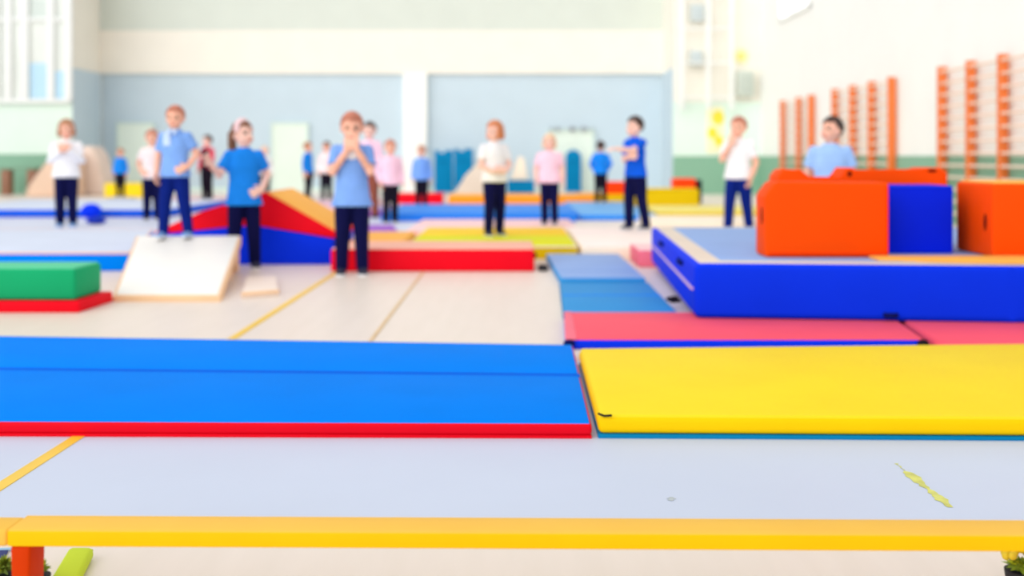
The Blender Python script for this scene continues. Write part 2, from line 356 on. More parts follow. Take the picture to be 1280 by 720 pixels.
# ------------------------------------------------------------------ bench in front
r = thing('gymnastics_bench', 'long low yellow gymnastics bench with orange leg along the bottom of the photo', 'bench', (0.0, 2.29, 0))
def by(x): return 2.232 - x * .0148
BENCHT = mat('pale yellow painted wood', (255, 200, 84), .5, .03, 4, .03, 60, .05)
bm = NB(); prism(bm, [(-1.013, by(-1.013)), (1.55, by(1.55)), (1.55, by(1.55) + .095), (-1.013, by(-1.013) + .095)], .166, .197, .003); finish(bm, 'side_rail', BENCHY, r)
bm = NB(); prism(bm, [(-1.013, by(-1.013) + .002), (1.55, by(1.55) + .002), (1.55, by(1.55) + .093), (-1.013, by(-1.013) + .093)], .190, .200, .003); finish(bm, 'top_board', BENCHT, r)
bm = NB(); prism(bm, [(-1.25, by(-1.25)), (-1.013, by(-1.013)), (-1.013, by(-1.013) + .088), (-1.25, by(-1.25) + .088)], .165, .199, .008); finish(bm, 'end_section', BENCHT, r)
for px in (30.5, 1345):
    x = X(px, 2.27)
    bm = NB(); profile(bm, [(x - .016, 0.012), (x + .016, 0.012), (x + .0205, .166), (x - .0205, .166)], 2.25, 2.325, .006); l = finish(bm, 'leg', LEGO, r)
    bm = NB(); box(bm, x - .05, x + .05, 2.235, 2.34, 0, .014, .004); finish(bm, 'foot_pad', DARKRUB, l)

# small things on the floor behind the bench
LIMEV = vinyl('lime green vinyl', (204, 224, 54))
r = thing('bean_bag', 'flat lime green bean bag on the floor behind the yellow bench', 'bean bag', (X(92, 2.62), 2.62, 0))
q = [(-.999, 2.39), (-.937, 2.39), (-.985, 2.64), (-1.045, 2.64)]
bm = NB(); prism(bm, q, .001, .03, .012, 4); finish(bm, 'bag', LIMEV, r)
q2 = inset_poly(q, .004)
bm = NB(); tube(bm, [(a, b, .022) for a, b in q2 + q2[:1]], .003, 6, False); finish(bm, 'seam', vinyl('lime seam', (186, 206, 40)), r)
LEAFM = mat('leaf green', (70, 104, 30), .6, .4, 30, .1, 60, rgb2=(160, 186, 50)); YELF = mat('yellow petal', (226, 196, 30), .6, .2, 20, .05)
LEAFY = mat('lime leaf', (190, 204, 40), .6, .2, 20, .05)
def small_plant(label, x, y, r0, h, flower, seed):
    rnd = random.Random(seed)
    r = thing('potted_plant', label, 'plant', (x, y, 0), 0, 'little plants by the bench feet')
    bm = NB(); loft(bm, [(x, y, 0.0, r0 * .55, r0 * .55), (x, y, .03, r0 * .75, r0 * .75), (x, y, .045, r0 * .8, r0 * .8)], 20); finish(bm, 'pot', DARKRUB, r)
    for mm, nm, n in ((LEAFM, 'dark_leaves', 60), (LEAFY, 'lime_leaves', 32)):
        bm = NB()
        for i in range(n):
            a, e = rnd.uniform(0, 2 * PI), rnd.uniform(.1, 1.5)
            d = Vector((math.cos(a) * math.cos(e), math.sin(a) * math.cos(e), math.sin(e)))
            p0 = Vector((x, y, .045)); L = rnd.uniform(.6, 1.0)
            tip = p0 + Vector((d.x * r0 * L, d.y * r0 * L, d.z * h * L)); mid = (p0 + tip) / 2 + Vector((0, 0, h * .1))
            sd = d.cross(Vector((0, 0, 1))).normalized() * r0 * .16
            vs = [bm.verts.new(q) for q in (p0, mid + sd, tip, mid - sd, mid + Vector((0, 0, .006)))]
            for f in ((0, 1, 4), (1, 2, 4), (2, 3, 4), (3, 0, 4)): bm.faces.new([vs[k] for k in f])
        finish(bm, nm, mm, r, False)
    if flower:
        bm = NB()
        for i in range(44):
            a, e = rnd.uniform(0, 2 * PI), rnd.uniform(.2, 1.5)
            ball(bm, (x + math.cos(a) * math.cos(e) * r0 * .85, y + math.sin(a) * math.cos(e) * r0 * .85, .066 + math.sin(e) * .03), r0 * .2, 2)
        finish(bm, 'flowers', YELF, r)
small_plant('small leafy dark green plant beside the orange bench leg', X(47, 2.42), 2.42, .034, .042, False, 4)
small_plant('small lime green plant cut by the left photo edge', X(4, 2.43), 2.43, .036, .042, False, 5)
small_plant('round yellow flowering plant in the bottom right corner', X(1277, 2.45), 2.45, .045, .03, True, 6)
r = thing('paper_pennant', 'little dark blue triangular pennant on the floor at the left edge', 'pennant', (X(2, 2.66), 2.66, 0))
bm = NB(); prism(bm, [(X(-14, 2.66), 2.68), (X(4, 2.6), 2.60), (X(9, 2.68), 2.685)], .001, .006, .001); finish(bm, 'flag', cloth('dark blue flag cloth', (70, 78, 128)), r)
bm = NB(); tube(bm, [(X(-14, 2.67), 2.688, .005), (X(14, 2.68), 2.692, .005)], .004, 8); finish(bm, 'cord', cloth('pale blue cord', (170, 206, 232)), r)

# ------------------------------------------------------------------ left: green block, springboard, blue mat
pts = [(-3.75, 6.82), (-2.66, 6.82), (-2.655, 7.25), (-3.75, 7.25)]
gym_mat('folding_mat', 'red mat under the green foam block', 'mat', [(-3.85, 6.78), (-2.62, 6.78), (-2.60, 7.3), (-3.85, 7.3)], 0, .07, RED, RED)
r = thing('foam_block', 'green foam block lying on a red mat at the left edge', 'foam block', (-3.2, 7.03, .07))
bm = NB(); prism(bm, pts, .07, .262, .02); finish(bm, 'cover', GREEN, r)
bm = NB(); prism(bm, inset_poly(pts, .015), .25, .268, .008); finish(bm, 'top_panel', LGREEN, r)

def zb(x, y): return .04 + (y - 7.3) / 1.9 * .265
dk = [(-2.60, 7.3), (-1.90, 7.3), (-2.21, 9.15), (-3.07, 9.15)]
r = thing('springboard', 'white topped sloping springboard with plywood edges under the boy in blue', 'springboard', (-2.45, 8.2, 0))
bm = NB(); prism(bm, dk, 0, 0, .01, 2, lambda x, y: zb(x, y) - .075, zb); finish(bm, 'deck', PLYE, r)
bm = NB(); prism(bm, inset_poly(dk, .02), 0, 0, .003, 2, lambda x, y: zb(x, y) - .005, lambda x, y: zb(x, y) + .005); finish(bm, 'top_panel', PLYW, r)
bm = NB(); prism(bm, [(-2.62, 7.32), (-1.95, 7.32), (-2.25, 9.1), (-3.02, 9.1)], 0, .022, .004); finish(bm, 'base_board', PLYE, r)
for x, y in ((-2.38, 8.8), (-2.85, 8.8), (-2.3, 8.3), (-2.68, 8.3)):
    bm = NB(); z1 = zb(x, y) - .07; n = 60
    tube(bm, [(x + .035 * math.cos(k * .62), y + .035 * math.sin(k * .62), .022 + (z1 - .022) * k / n) for k in range(n + 1)], .006, 6); finish(bm, 'spring', mat('grey steel', (150, 150, 155), .35, .05, 5, 0, metal=.8), r)
for x, y in ((-2.235, 9.02), (-2.97, 9.02)):
    bm = NB(); box(bm, x - .03, x + .03, y - .04, y + .04, .02, zb(x, y) - .07, .005); finish(bm, 'support_leg', PLYE, r)
r = thing('floor_board', 'low pale wooden board on the floor right of the springboard', 'board', (-1.95, 8.0, 0))
bm = NB(); prism(bm, [(-1.80, 7.45), (-1.58, 7.6), (-1.80, 8.55), (-2.02, 8.5)], 0, .035, .01); finish(bm, 'plank', mat('pale whitewashed wood', (250, 232, 218), .5, .06, 6, .03, 80), r)
bm = NB(); prism(bm, [(-1.80, 7.445), (-1.58, 7.595), (-1.585, 7.64), (-1.81, 7.49)], .02, .04, .004); finish(bm, 'end_strip', PLYE, r)

gym_mat('crash_mat', 'blue mat with pale top at left between the green block and the red ramp', 'mat',
        [(-5.6, 9.25), (-3.16, 9.25), (-3.9, 12.2), (-5.9, 12.2)], 0, .15, BLUE, PALE, piping=SALMON)
gym_mat('long_mat', 'long low blue mat across the far left floor', 'mat', rect(-9.2, -5.35, 17.3, 21.3), 0, .125, vinyl('vinyl mid blue', (18, 90, 228)), PALE)
r = thing('bean_bag', 'small dark blue bean bag on the floor by the child in white', 'bean bag', (-5.79, 15.6, 0))
bm = NB(); ball(bm, (-5.79, 15.6, .05), (.14, .12, .05), 3); finish(bm, 'bag', vinyl('vinyl navy bag', (36, 62, 176)), r)
bm = NB(); tube(bm, [(-5.79 + .14 * math.cos(t), 15.6 + .12 * math.sin(t), .05) for t in [2 * PI * k / 28 for k in range(29)]], .006, 6, False); finish(bm, 'seam', ROYAL, r)
r = thing('bean_bag', 'royal blue cushion leaning at the edge of the long blue mat', 'bean bag', (-6.2, 17.05, 0))
bm = NB(); ball(bm, (-6.42, 17.1, .11), (.16, .13, .11), 3); finish(bm, 'bag', ROYAL, r)
bm = NB(); tube(bm, [(-6.42 + .16 * math.cos(t), 17.1, .11 + .11 * math.sin(t)) for t in [2 * PI * k / 28 for k in range(29)]], .006, 6, False); finish(bm, 'seam', BLUE, r)

# ------------------------------------------------------------------ red and blue ramp
r = thing('foam_ramp', 'blue foam base under the peaked red ramp', 'foam block', (-2.3, 10.4, 0))
bm = NB(); profile(bm, [(-3.12, 0), (-1.56, 0), (-1.56, .225), (-2.2, .335), (-2.4, .335), (-3.12, .26)], 9.8, 11.0, .012); finish(bm, 'cover', ROYAL, r)
r = thing('foam_ramp', 'peaked red foam ramp with light orange slope stacked on a blue base', 'foam block', (-2.3, 10.4, .26))
bm = NB(); profile(bm, [(-3.12, .263), (-2.4, .338), (-2.2, .338), (-1.55, .229), (-1.53, .28), (-2.16, .635), (-2.70, .47), (-3.12, .29)], 9.8, 11.0, .008); finish(bm, 'cover', RED, r)
def slope(t, off): return (-1.53 + (-2.16 + 1.53) * t + off * .49, .28 + .355 * t + off * .87)
bm = NB(); a, b, c, d = slope(.02, .006), slope(.98, .006), slope(.98, -.01), slope(.02, -.01)
profile(bm, [a, b, c, d], 9.82, 10.98, .003); finish(bm, 'top_panel', PEACH, r)
gym_mat('crash_mat', 'long red mat with salmon top in the middle of the floor', 'mat', rect(-1.49, 0.185, 9.2, 10.02), 0, .19, RED, SALMON,
        handles=[((0.187, 9.6, .1), (0, 1), (1, 0))], bv=.02)
bm = NB(); box(bm, .215, .30, 9.22, 9.34, 0, .05, .02); o = finish(bm, 'rubber_wedge', DARKRUB); setp(o, 'small dark wedge on the floor at the right end of the red mat', 'wedge')
gym_mat('exercise_mat', 'light orange mat behind the boy in light blue, at the foot of the ramp', 'mat', rect(-1.50, -1.0, 10.1, 11.6), 0, .17, PEACH, PEACH)
gym_mat('exercise_mat', 'purple mat strip left of the lime and gold mat', 'mat', [(-1.46, 11.7), (-1.12, 11.7), (-1.5, 14.2), (-2.1, 14.2)], 0, .08, PURPLE, PURPLE)
gym_mat('folding_mat', 'lime and gold mat under the ginger haired child', 'mat', rect(-.98, .60, 10.3, 13.0), 0, .12, MUSTARD, None,
        panels=[(0, .52, LIME), (.53, 1, vinyl('vinyl warm yellow', (250, 206, 46)))], piping=CREAM)
gym_mat('folding_mat', 'cream mat under the boy with folded arms', 'mat', rect(.64, 1.75, 10.3, 13.07), 0, .12, CREAM, vinyl('vinyl pale pink cream', (253, 236, 230)), folds=(.4,), fold_mat=CREAM)
gym_mat('exercise_mat', 'small rose pink mat end beside the crash mat corner', 'mat', rect(1.08, 1.62, 9.55, 10.25), 0, .15, vinyl('vinyl rose', (250, 120, 140)), PINK)
gym_mat('folding_mat', 'pale pink mat under the child in a pink top', 'mat', rect(-1.25, .80, 13.1, 15.6), 0, .07, SALMON, PINK)
gym_mat('folding_mat', 'pale yellow and grey mat under the far edge of the crash mat', 'mat', rect(1.85, 3.55, 14.8, 16.4), 0, .08, CREAM, CREAM)
gym_mat('folding_mat', 'pale mustard mat before the mustard block', 'mat', rect(2.2, 4.4, 17.0, 19.2), 0, .10, MUSTARD, vinyl('vinyl pale yellow', (240, 226, 130)))
gym_mat('folding_mat', 'wide bright blue mat beyond the pale pink mat', 'mat', rect(-1.9, .95, 16.2, 19.4), 0, .12, vinyl('vinyl mid azure', (42, 128, 238)), vinyl('vinyl soft azure', (70, 146, 240)))
gym_mat('folding_mat', 'light blue mat under the child seen from behind', 'mat', rect(1.0, 2.15, 16.5, 21.3), 0, .08, vinyl('vinyl bright blue', (30, 140, 245)), vinyl('vinyl soft sky blue', (120, 180, 236)))
gym_mat('folding_mat', 'lilac mat right of the child in light blue shirt', 'mat', rect(-2.35, -1.95, 17.4, 19.2), 0, .10, PURPLE, vinyl('vinyl lilac', (176, 160, 226)))
gym_mat('exercise_mat', 'long orange foam strip in front of the back wall', 'mat', rect(X(560, 21.6), X(742, 21.6), 21.6, 22.6), 0, .19, vinyl('vinyl amber', (255, 158, 44)), PEACH)
gym_mat('exercise_mat', 'red foam strip at the left end of the orange strip', 'mat', rect(X(494, 22.2), X(552, 22.2), 22.2, 23.0), 0, .2, RED, vinyl('vinyl bright red', (236, 50, 40)))
gym_mat('exercise_mat', 'pale pink floor mat behind the peaked ramp', 'mat', rect(-4.9, -2.6, 19.2, 23.6), 0, .03, SALMON, vinyl('vinyl dusty pink', (232, 190, 206)))
gym_mat('exercise_mat', 'pink red mat under the child with red sleeves', 'mat', rect(-7.2, -5.1, 22.0, 24.0), 0, .05, vinyl('vinyl crimson', (220, 60, 90)), vinyl('vinyl rose red', (232, 110, 130)))

# ------------------------------------------------------------------ far equipment along the back wall
def soft(name, label, cat, px0, px1, yt, yb_, Y, depth, m, top=None, z0=None, group=None):
    s = F / Y; x0, x1 = X(px0, Y), X(px1, Y)
    z0 = max(0, CAMZ - (yb_ - HOR) / s) if z0 is None else z0
    z1 = CAMZ + (HOR - yt) / s
    r = thing(name, label, cat, ((x0 + x1) / 2, Y + depth / 2, z0), 0, group)
    bm = NB(); box(bm, x0, x1, Y, Y + depth, z0, z1, .03); finish(bm, 'cover', m, r)
    if top: bm = NB(); box(bm, x0 + .02, x1 - .02, Y + .02, Y + depth - .02, z1 - .01, z1 + .01, .004); finish(bm, 'top_panel', top, r)
    bm = NB(); tube(bm, [(x0 + .03, Y - .002, z1 - .03), (x1 - .03, Y - .002, z1 - .03)], .012, 8); finish(bm, 'piping', m, r)
    return r
soft('foam_block', 'mustard foam block behind the boy with folded arms', 'foam block', 797, 874, 236, 261, 20.6, .7, MUSTARD, None, 0)
soft('foam_block', 'mustard foam block under an orange red block by the back wall', 'foam block', 722, 792, 243, 262, 22.65, .7, MUSTARD, vinyl('vinyl amber', (255, 158, 44)), 0)
soft('foam_block', 'orange red foam block lying on a mustard block', 'foam block', 757, 790, 227, 243, 22.75, .4, vinyl('vinyl vermilion', (252, 70, 12)), None, CAMZ - 48 * 22.65 / F + .012)
r = soft('foam_block', 'orange red foam box with black end beside the green wainscot', 'foam block', 843, 870, 223, 258, 21.9, .5, vinyl('vinyl vermilion', (252, 70, 12)), None, 0)
bm = NB(); box(bm, X(870.3, 21.9), X(878, 21.9), 21.93, 22.38, .02, .48, .02); finish(bm, 'end_panel', BLACK, r)
# teal mats leaning on the wall
def upright(label, px0, px1, zt, round_, Y=29.2):
    x0, x1 = X(px0, Y), X(px1, Y); w = (x1 - x0) / 2; cx = (x0 + x1) / 2
    r = thing('upright_mat', label, 'mat', (cx, Y, 0), 0, 'teal equipment along the back wall')
    if round_: prof = [(x0, 0), (x1, 0)] + [(cx + w * math.cos(t), zt - w + w * math.sin(t)) for t in [PI * k / 14 for k in range(15)]]
    else: prof = [(x0, 0), (x1, 0), (x1, zt), (cx + .1 * w, zt), (cx + .1 * w, zt - .08), (cx - .5 * w, zt - .08), (cx - .5 * w, zt), (x0, zt)]
    bm = NB(); profile(bm, prof, Y, Y + .14, .015); o = finish(bm, 'cover', TEAL, r)
    bm = NB(); tube(bm, [(cx - w * .5, Y - .004, zt * .72), (cx + w * .5, Y - .004, zt * .72)], .014, 8); finish(bm, 'strap', vinyl('vinyl dark teal', (0, 104, 156)), r)
    return r
upright('upright teal mat with notched top, left of a matching pair', 543, 566, 1.10, False)
upright('upright teal mat with notched top, right of a matching pair', 567.5, 591, 1.14, False)
upright('tall round topped teal board by the pale door', 707, 726.5, 1.12, True, 29.5)
soft('foam_block', 'low teal foam block against the back wall', 'foam block', 634, 668, 226, 243, 28.6, .6, TEAL, None, 0)
r = thing('foam_wedge', 'cream foam wedge in front of the teal upright mats', 'foam block', (-1.0, 27.6, 0))
bm = NB(); profile(bm, [(X(566, 27.6), 0), (X(608, 27.6), 0), (X(608, 27.6), .75), (X(600, 27.6), .80), (X(580, 27.6), .40)], 27.6, 28.2, .02); finish(bm, 'cover', BEIGE, r)
bm = NB(); tube(bm, [(X(580, 27.6), 27.6, .41), (X(600, 27.6), 27.6, .81)], .014, 8); finish(bm, 'piping', CREAM, r)
r = thing('foam_wedge', 'white foam wedge standing on the low teal block', 'foam block', (.15, 28.75, .33))
z0 = CAMZ + (HOR - 226) * 28.6 / F + .012
bm = NB(); profile(bm, [(X(637, 28.7), z0), (X(660, 28.7), z0), (X(655, 28.7), z0 + .58), (X(648, 28.7), z0 + .62)], 28.7, 29.05, .02); finish(bm, 'cover', CREAM, r)
bm = NB(); tube(bm, [(X(637, 28.7) + .03, 28.7, z0 + .02), (X(648, 28.7), 28.7, z0 + .6)], .012, 8); finish(bm, 'piping', BEIGE, r)
# coat hooks on the back wall
r = thing('hook_rail', 'row of small dark hooks on the back wall above the pale door', 'hooks', (X(715, YB), YB - .12, 1.62))
for px, sc in ((689, .7), (697, 1), (714, 1.1), (717.5, .8), (728, 1), (733, .7), (741, .4)):
    x = X(px, YB); z = 1.67
    bm = NB(); box(bm, x - .05 * sc, x + .05 * sc, YB - .09 - .03, YB - .0, z - .06 * sc, z + .05 * sc, .01); tube(bm, [(x, YB - .12, z), (x, YB - .2, z - .03), (x, YB - .2, z + .04)], .015 * sc + .004, 8); finish(bm, 'hook', mat('grey brown metal', (158, 164, 170), .5, .1, 8, 0), r)
bm = NB(); box(bm, X(686, YB), X(743, YB), YB - .03, YB, 1.635, 1.705, .006); finish(bm, 'rail', paint('pale grey rail', (196, 212, 214)), r)
# left rear
r = thing('foam_wedge', 'large tan foam slope behind the child in white at far left', 'foam block', (-11.0, 26.2, 0))
Y = 26.2
bm = NB(); profile(bm, [(X(30, Y), 0), (X(90, Y), 0), (X(88, Y), 1.02), (X(74, Y), 1.03), (X(56, Y), .78), (X(40, Y), .35)], Y, Y + .9, .05); finish(bm, 'cover', TAN, r)
bm = NB(); tube(bm, [(X(32, Y), Y - .003, .12), (X(56, Y), Y - .003, .76)], .014, 8); finish(bm, 'piping', BEIGE, r)
r = thing('foam_arch', 'tall rounded tan foam hump right of the tan slope', 'foam block', (-10.2, 27.5, 0))
Y = 27.15; xa, xb = X(91, Y), X(129, Y); cx = (xa + xb) / 2
bm = NB(); profile(bm, [(xa, 0), (xb, 0), (xb - .02, .55), (xb - .12, .95), (cx + .1, 1.18), (cx - .12, 1.2), (xa + .08, 1.05), (xa, .6)], Y, Y + .75, .06); finish(bm, 'cover', vinyl('vinyl pale tan', (238, 218, 206)), r)
bm = NB(); tube(bm, [(xb - .03, Y - .003, .5), (xb - .13, Y - .003, .93), (cx + .1, Y - .003, 1.15)], .014, 8); finish(bm, 'piping', BEIGE, r)
r = soft('foam_block', 'yellow foam block behind the small child in blue', 'foam block', 130, 182, 229, 247, 25.8, .6, YELLOW, None, 0)
r = thing('balance_disc', 'round grey pad under the small child in blue', 'pad', (X(152, 24.0), 24.0, 0))
bm = NB(); loft(bm, [(X(152, 24.), 24., 0, .30, .30), (X(152, 24.), 24., .03, .31, .31), (X(152, 24.), 24., .06, .26, .26)], 32); finish(bm, 'pad', vinyl('grey rubber', (186, 188, 198)), r)
bm = NB(); loft(bm, [(X(152, 24.), 24., .055, .2, .2), (X(152, 24.), 24., .066, .19, .19)], 32); finish(bm, 'tread', vinyl('light grey rubber', (206, 206, 214)), r)
BROWN = mat('brown stained wood', (150, 104, 78), .5, .15, 6, .03, 60, stretch=(1, 1, .3))
r = thing('wooden_trestle', 'brown wooden trestle by the green wainscot at the left edge', 'trestle', (X(22, 27.2), 27.4, 0))
for px in (6, 39):
    x = X(px, 27.2); bm = NB(); box(bm, x - .11, x + .11, 27.2, 27.45, 0, .62, .012); finish(bm, 'leg', BROWN, r)
bm = NB(); box(bm, X(-12, 27.2), X(46, 27.2), 27.15, 27.5, .62, .68, .012); finish(bm, 'top', mat('green laminate', (120, 160, 134), .5), r)
# right rear pier: white frame, speaker, decorations
r = thing('climbing_frame', 'tall white climbing frame on the wall pier right of the blue wall', 'climbing frame', (4.9, 27.7, 0))
Yc = 27.65
for px in (853, 886, 915):
    x = X(px, Yc); bm = NB(); box(bm, x - .05, x + .05, Yc, Yc + .1, 2.1, 6.3, .01); finish(bm, 'post', STEEL, r)
for z in (2.4, 3.25, 4.1, 4.9, 5.7):
    bm = NB(); tube(bm, [(X(853, Yc), Yc + .05, z), (X(915, Yc), Yc + .05, z)], .028, 10); finish(bm, 'crossbar', STEEL, r)
for z in (2.3, 5.9):
    for px in (853, 915):
        bm = NB(); tube(bm, [(X(px, Yc), Yc + .05, z), (X(px, Yc), 28.0, z)], .03, 8); finish(bm, 'bracket', STEEL, r)
GREYP = paint('pale grey panel', (214, 222, 220))
for i, (a, b, t, u, lab) in enumerate(((864, 882, 4, 26, 'upper pale grey panel hung inside the white climbing frame'), (864, 880, 62, 82, 'lower pale grey panel hung inside the white climbing frame'))):
    s = F / Yc; r = thing('wall_panel', lab, 'panel', (X((a + b) / 2, Yc), Yc + .1, CAMZ + (HOR - u) / s), 0, 'grey panels by the climbing frame')
    bm = NB(); box(bm, X(a, Yc), X(b, Yc), Yc + .13, Yc + .349, CAMZ + (HOR - u) / s, CAMZ + (HOR - t) / s, .02); finish(bm, 'board', GREYP, r)
    bm = NB(); box(bm, X(a, Yc) + .05, X(b, Yc) - .05, Yc + .12, Yc + .14, CAMZ + (HOR - u) / s + .05, CAMZ + (HOR - t) / s - .05, .006); finish(bm, 'inset', paint('grey inset', (196, 208, 210)), r)
Yw = 27.9; s = F / Yw
r = thing('wall_speaker', 'grey box loudspeaker on the corner wall above the wall bars', 'speaker', (X(930, Yw), 27.9, CAMZ + 73 / s))
bm = NB(); box(bm, X(920, Yw), X(941, Yw), 27.72, 28.0, CAMZ + 74 / s, CAMZ + 106 / s, .03); finish(bm, 'cabinet', paint('pale grey cabinet', (206, 214, 204)), r)
bm = NB(); box(bm, X(923, Yw), X(938, Yw), 27.70, 27.73, CAMZ + 78 / s, CAMZ + 102 / s, .01); finish(bm, 'grille', paint('grey grille', (190, 200, 190)), r)
r = thing('sun_picture', 'pale yellow paper sun on the corner wall above the grey speaker', 'decoration', (X(928, Yw), 27.95, CAMZ + 120 / s))
bm = NB()
for k in range(24):
    pass
cx, cz = X(927, Yw), CAMZ + (HOR - 70) / s
ring = [(cx + (.17 if k % 2 else .22) * math.cos(PI * k / 12), cz + (.17 if k % 2 else .22) * math.sin(PI * k / 12)) for k in range(24)]
profile(bm, ring, 27.97, 27.998); finish(bm, 'rays', paint('pale yellow paper', (248, 244, 196)), r, False)
bm = NB(); profile(bm, [(cx + .1 * math.cos(PI * k / 12), cz + .1 * math.sin(PI * k / 12)) for k in range(24)], 27.96, 27.975); finish(bm, 'disc', paint('yellow paper', (240, 232, 130)), r, False)
r = thing('wall_banner', 'pale yellow hanging with round yellow spots on the rear wall beside the child in white', 'decoration', (X(896, Yw), 27.95, 1.05))
bm = NB(); box(bm, X(884, Yw), X(905, Yw), 27.96, 27.998, 1.02, CAMZ + 62 / s, .008); finish(bm, 'cloth', paint('pale cream yellow cloth', (250, 246, 206), .8), r)
for px, py, rr in ((898, 147, .15), (891, 166, .12), (899, 176, .11)):
    bm = NB(); profile(bm, [(X(px, Yw) + rr * math.cos(PI * k / 10), CAMZ + (HOR - py) / s + rr * 1.2 * math.sin(PI * k / 10)) for k in range(20)], 27.945, 27.965); finish(bm, 'spot', paint('lemon yellow cloth', (244, 228, 70), .8), r, False)

# ------------------------------------------------------------------ people
SKIN = mat('skin', (246, 186, 160), .55, .06, 14, .02, 200, .3); SKINP = mat('pale skin', (250, 204, 188), .55, .05, 14, .02, 200, .3)
EYE = mat('dark eye', (46, 34, 34), .25, 0, 1, 0); LIPS = mat('lips', (206, 108, 104), .5, .03, 10, 0); BROW = mat('eyebrow', (130, 90, 66), .8, .1, 30, 0)
SOCKS = cloth('white sock cloth', (240, 240, 246))
def remeshed(bm, name, vox, smooth_it=4, fac=.5):
    me = bpy.data.meshes.new(name + '_src'); bmesh.ops.recalc_face_normals(bm, faces=bm.faces); bm.to_mesh(me); bm.free()
    o = bpy.data.objects.new(name + '_src', me); C.objects.link(o)
    m = o.modifiers.new('r', 'REMESH'); m.mode = 'VOXEL'; m.voxel_size = vox; m.adaptivity = 0
    if smooth_it:
        k = o.modifiers.new('s', 'SMOOTH'); k.iterations = smooth_it; k.factor = fac
    dg = bpy.context.evaluated_depsgraph_get(); dg.update()
    out = bpy.data.meshes.new_from_object(o.evaluated_get(dg))
    out.name = name
    bpy.data.objects.remove(o); bpy.data.meshes.remove(me)
    out.materials.clear()
    return out
def hand(bm, wrist, d, n, side, S, curl=.35):
    """wrist point, direction d of the fingers, palm normal n; the thumb leaves towards 'side' (a vector)"""
    d = d.normalized(); n = (n - d * n.dot(d)).normalized(); w = d.cross(n).normalized()
    if w.dot(side) < 0: w = -w
    palm = wrist + d * (.026 * S)
    M_ = Matrix((( w.x, d.x, n.x, palm.x), (w.y, d.y, n.y, palm.y), (w.z, d.z, n.z, palm.z), (0, 0, 0, 1)))
    ball(bm, (0, 0, 0), (.029 * S, .034 * S, .014 * S), 2, M_)
    for i, L in enumerate((.036, .042, .039, .030)):
        o = (1.5 - i) * .0155 * S
        spread = (1.5 - i) * .10
        p = palm + w * o + d * (.024 * S); dirn = (d + w * spread).normalized(); pts = [p]
        ang = 0
        for j in range(3):
            ang += curl * (0.6 + .3 * j)
            dd = dirn * math.cos(ang) + n * math.sin(ang); p = p + dd * (L * S / 2.2); pts.append(p)
        limb(bm, pts, [.0078 * S, .0076 * S, .007 * S, .0062 * S], 8)
    p = palm + w * (.022 * S) - d * (.012 * S)
    pts = [p, p + (w * .8 + d * .5 + n * .3) * (.022 * S), p + (w * .95 + d * 1.25 + n * .5) * (.026 * S)]
    limb(bm, pts, [.010 * S, .009 * S, .007 * S], 8)
# arm poses: elbow and wrist offsets from the shoulder (body units, x outward, y forward is negative), hand direction and palm normal
ARMS = {
    'down':    ((.035, .012, -.165), (.045, -.018, -.30), (.05, -.2, -1), (-1, 0, 0)),
    'relaxed': ((.05, .02, -.16), (.03, -.06, -.285), (-.1, -.4, -1), (-1, 0, 0)),
    'folded':  ((.03, -.015, -.155), (-.115, -.115, -.125), (-1, .02, .12), (0, 1, 0)),
    'chest':   ((.035, -.02, -.145), (-.075, -.115, -.055), (-1, -.05, .35), (0, 1, 0)),
    'face':    ((.02, -.075, -.135), (-.065, -.115, -.005), (-.25, .10, 1), (0, 1, 0)),
    'forward': ((.0, -.13, -.07), (-.05, -.26, -.055), (-.15, -1, .05), (0, 0, -1)),
    'out':     ((.07, -.03, -.135), (.13, -.11, -.06), (.5, -.4, .8), (-.5, -1, 0)),
    'hip':     ((.06, .03, -.135), (.02, -.05, -.235), (-.8, -.5, -.3), (0, 1, 0)),
    'back':    ((.05, .04, -.155), (-.02, .10, -.24), (-1, .1, -.1), (0, 1, 0)),
    'waist':   ((.04, -.02, -.155), (-.04, -.11, -.205), (-1, -.1, .1), (0, 1, 0)),
}
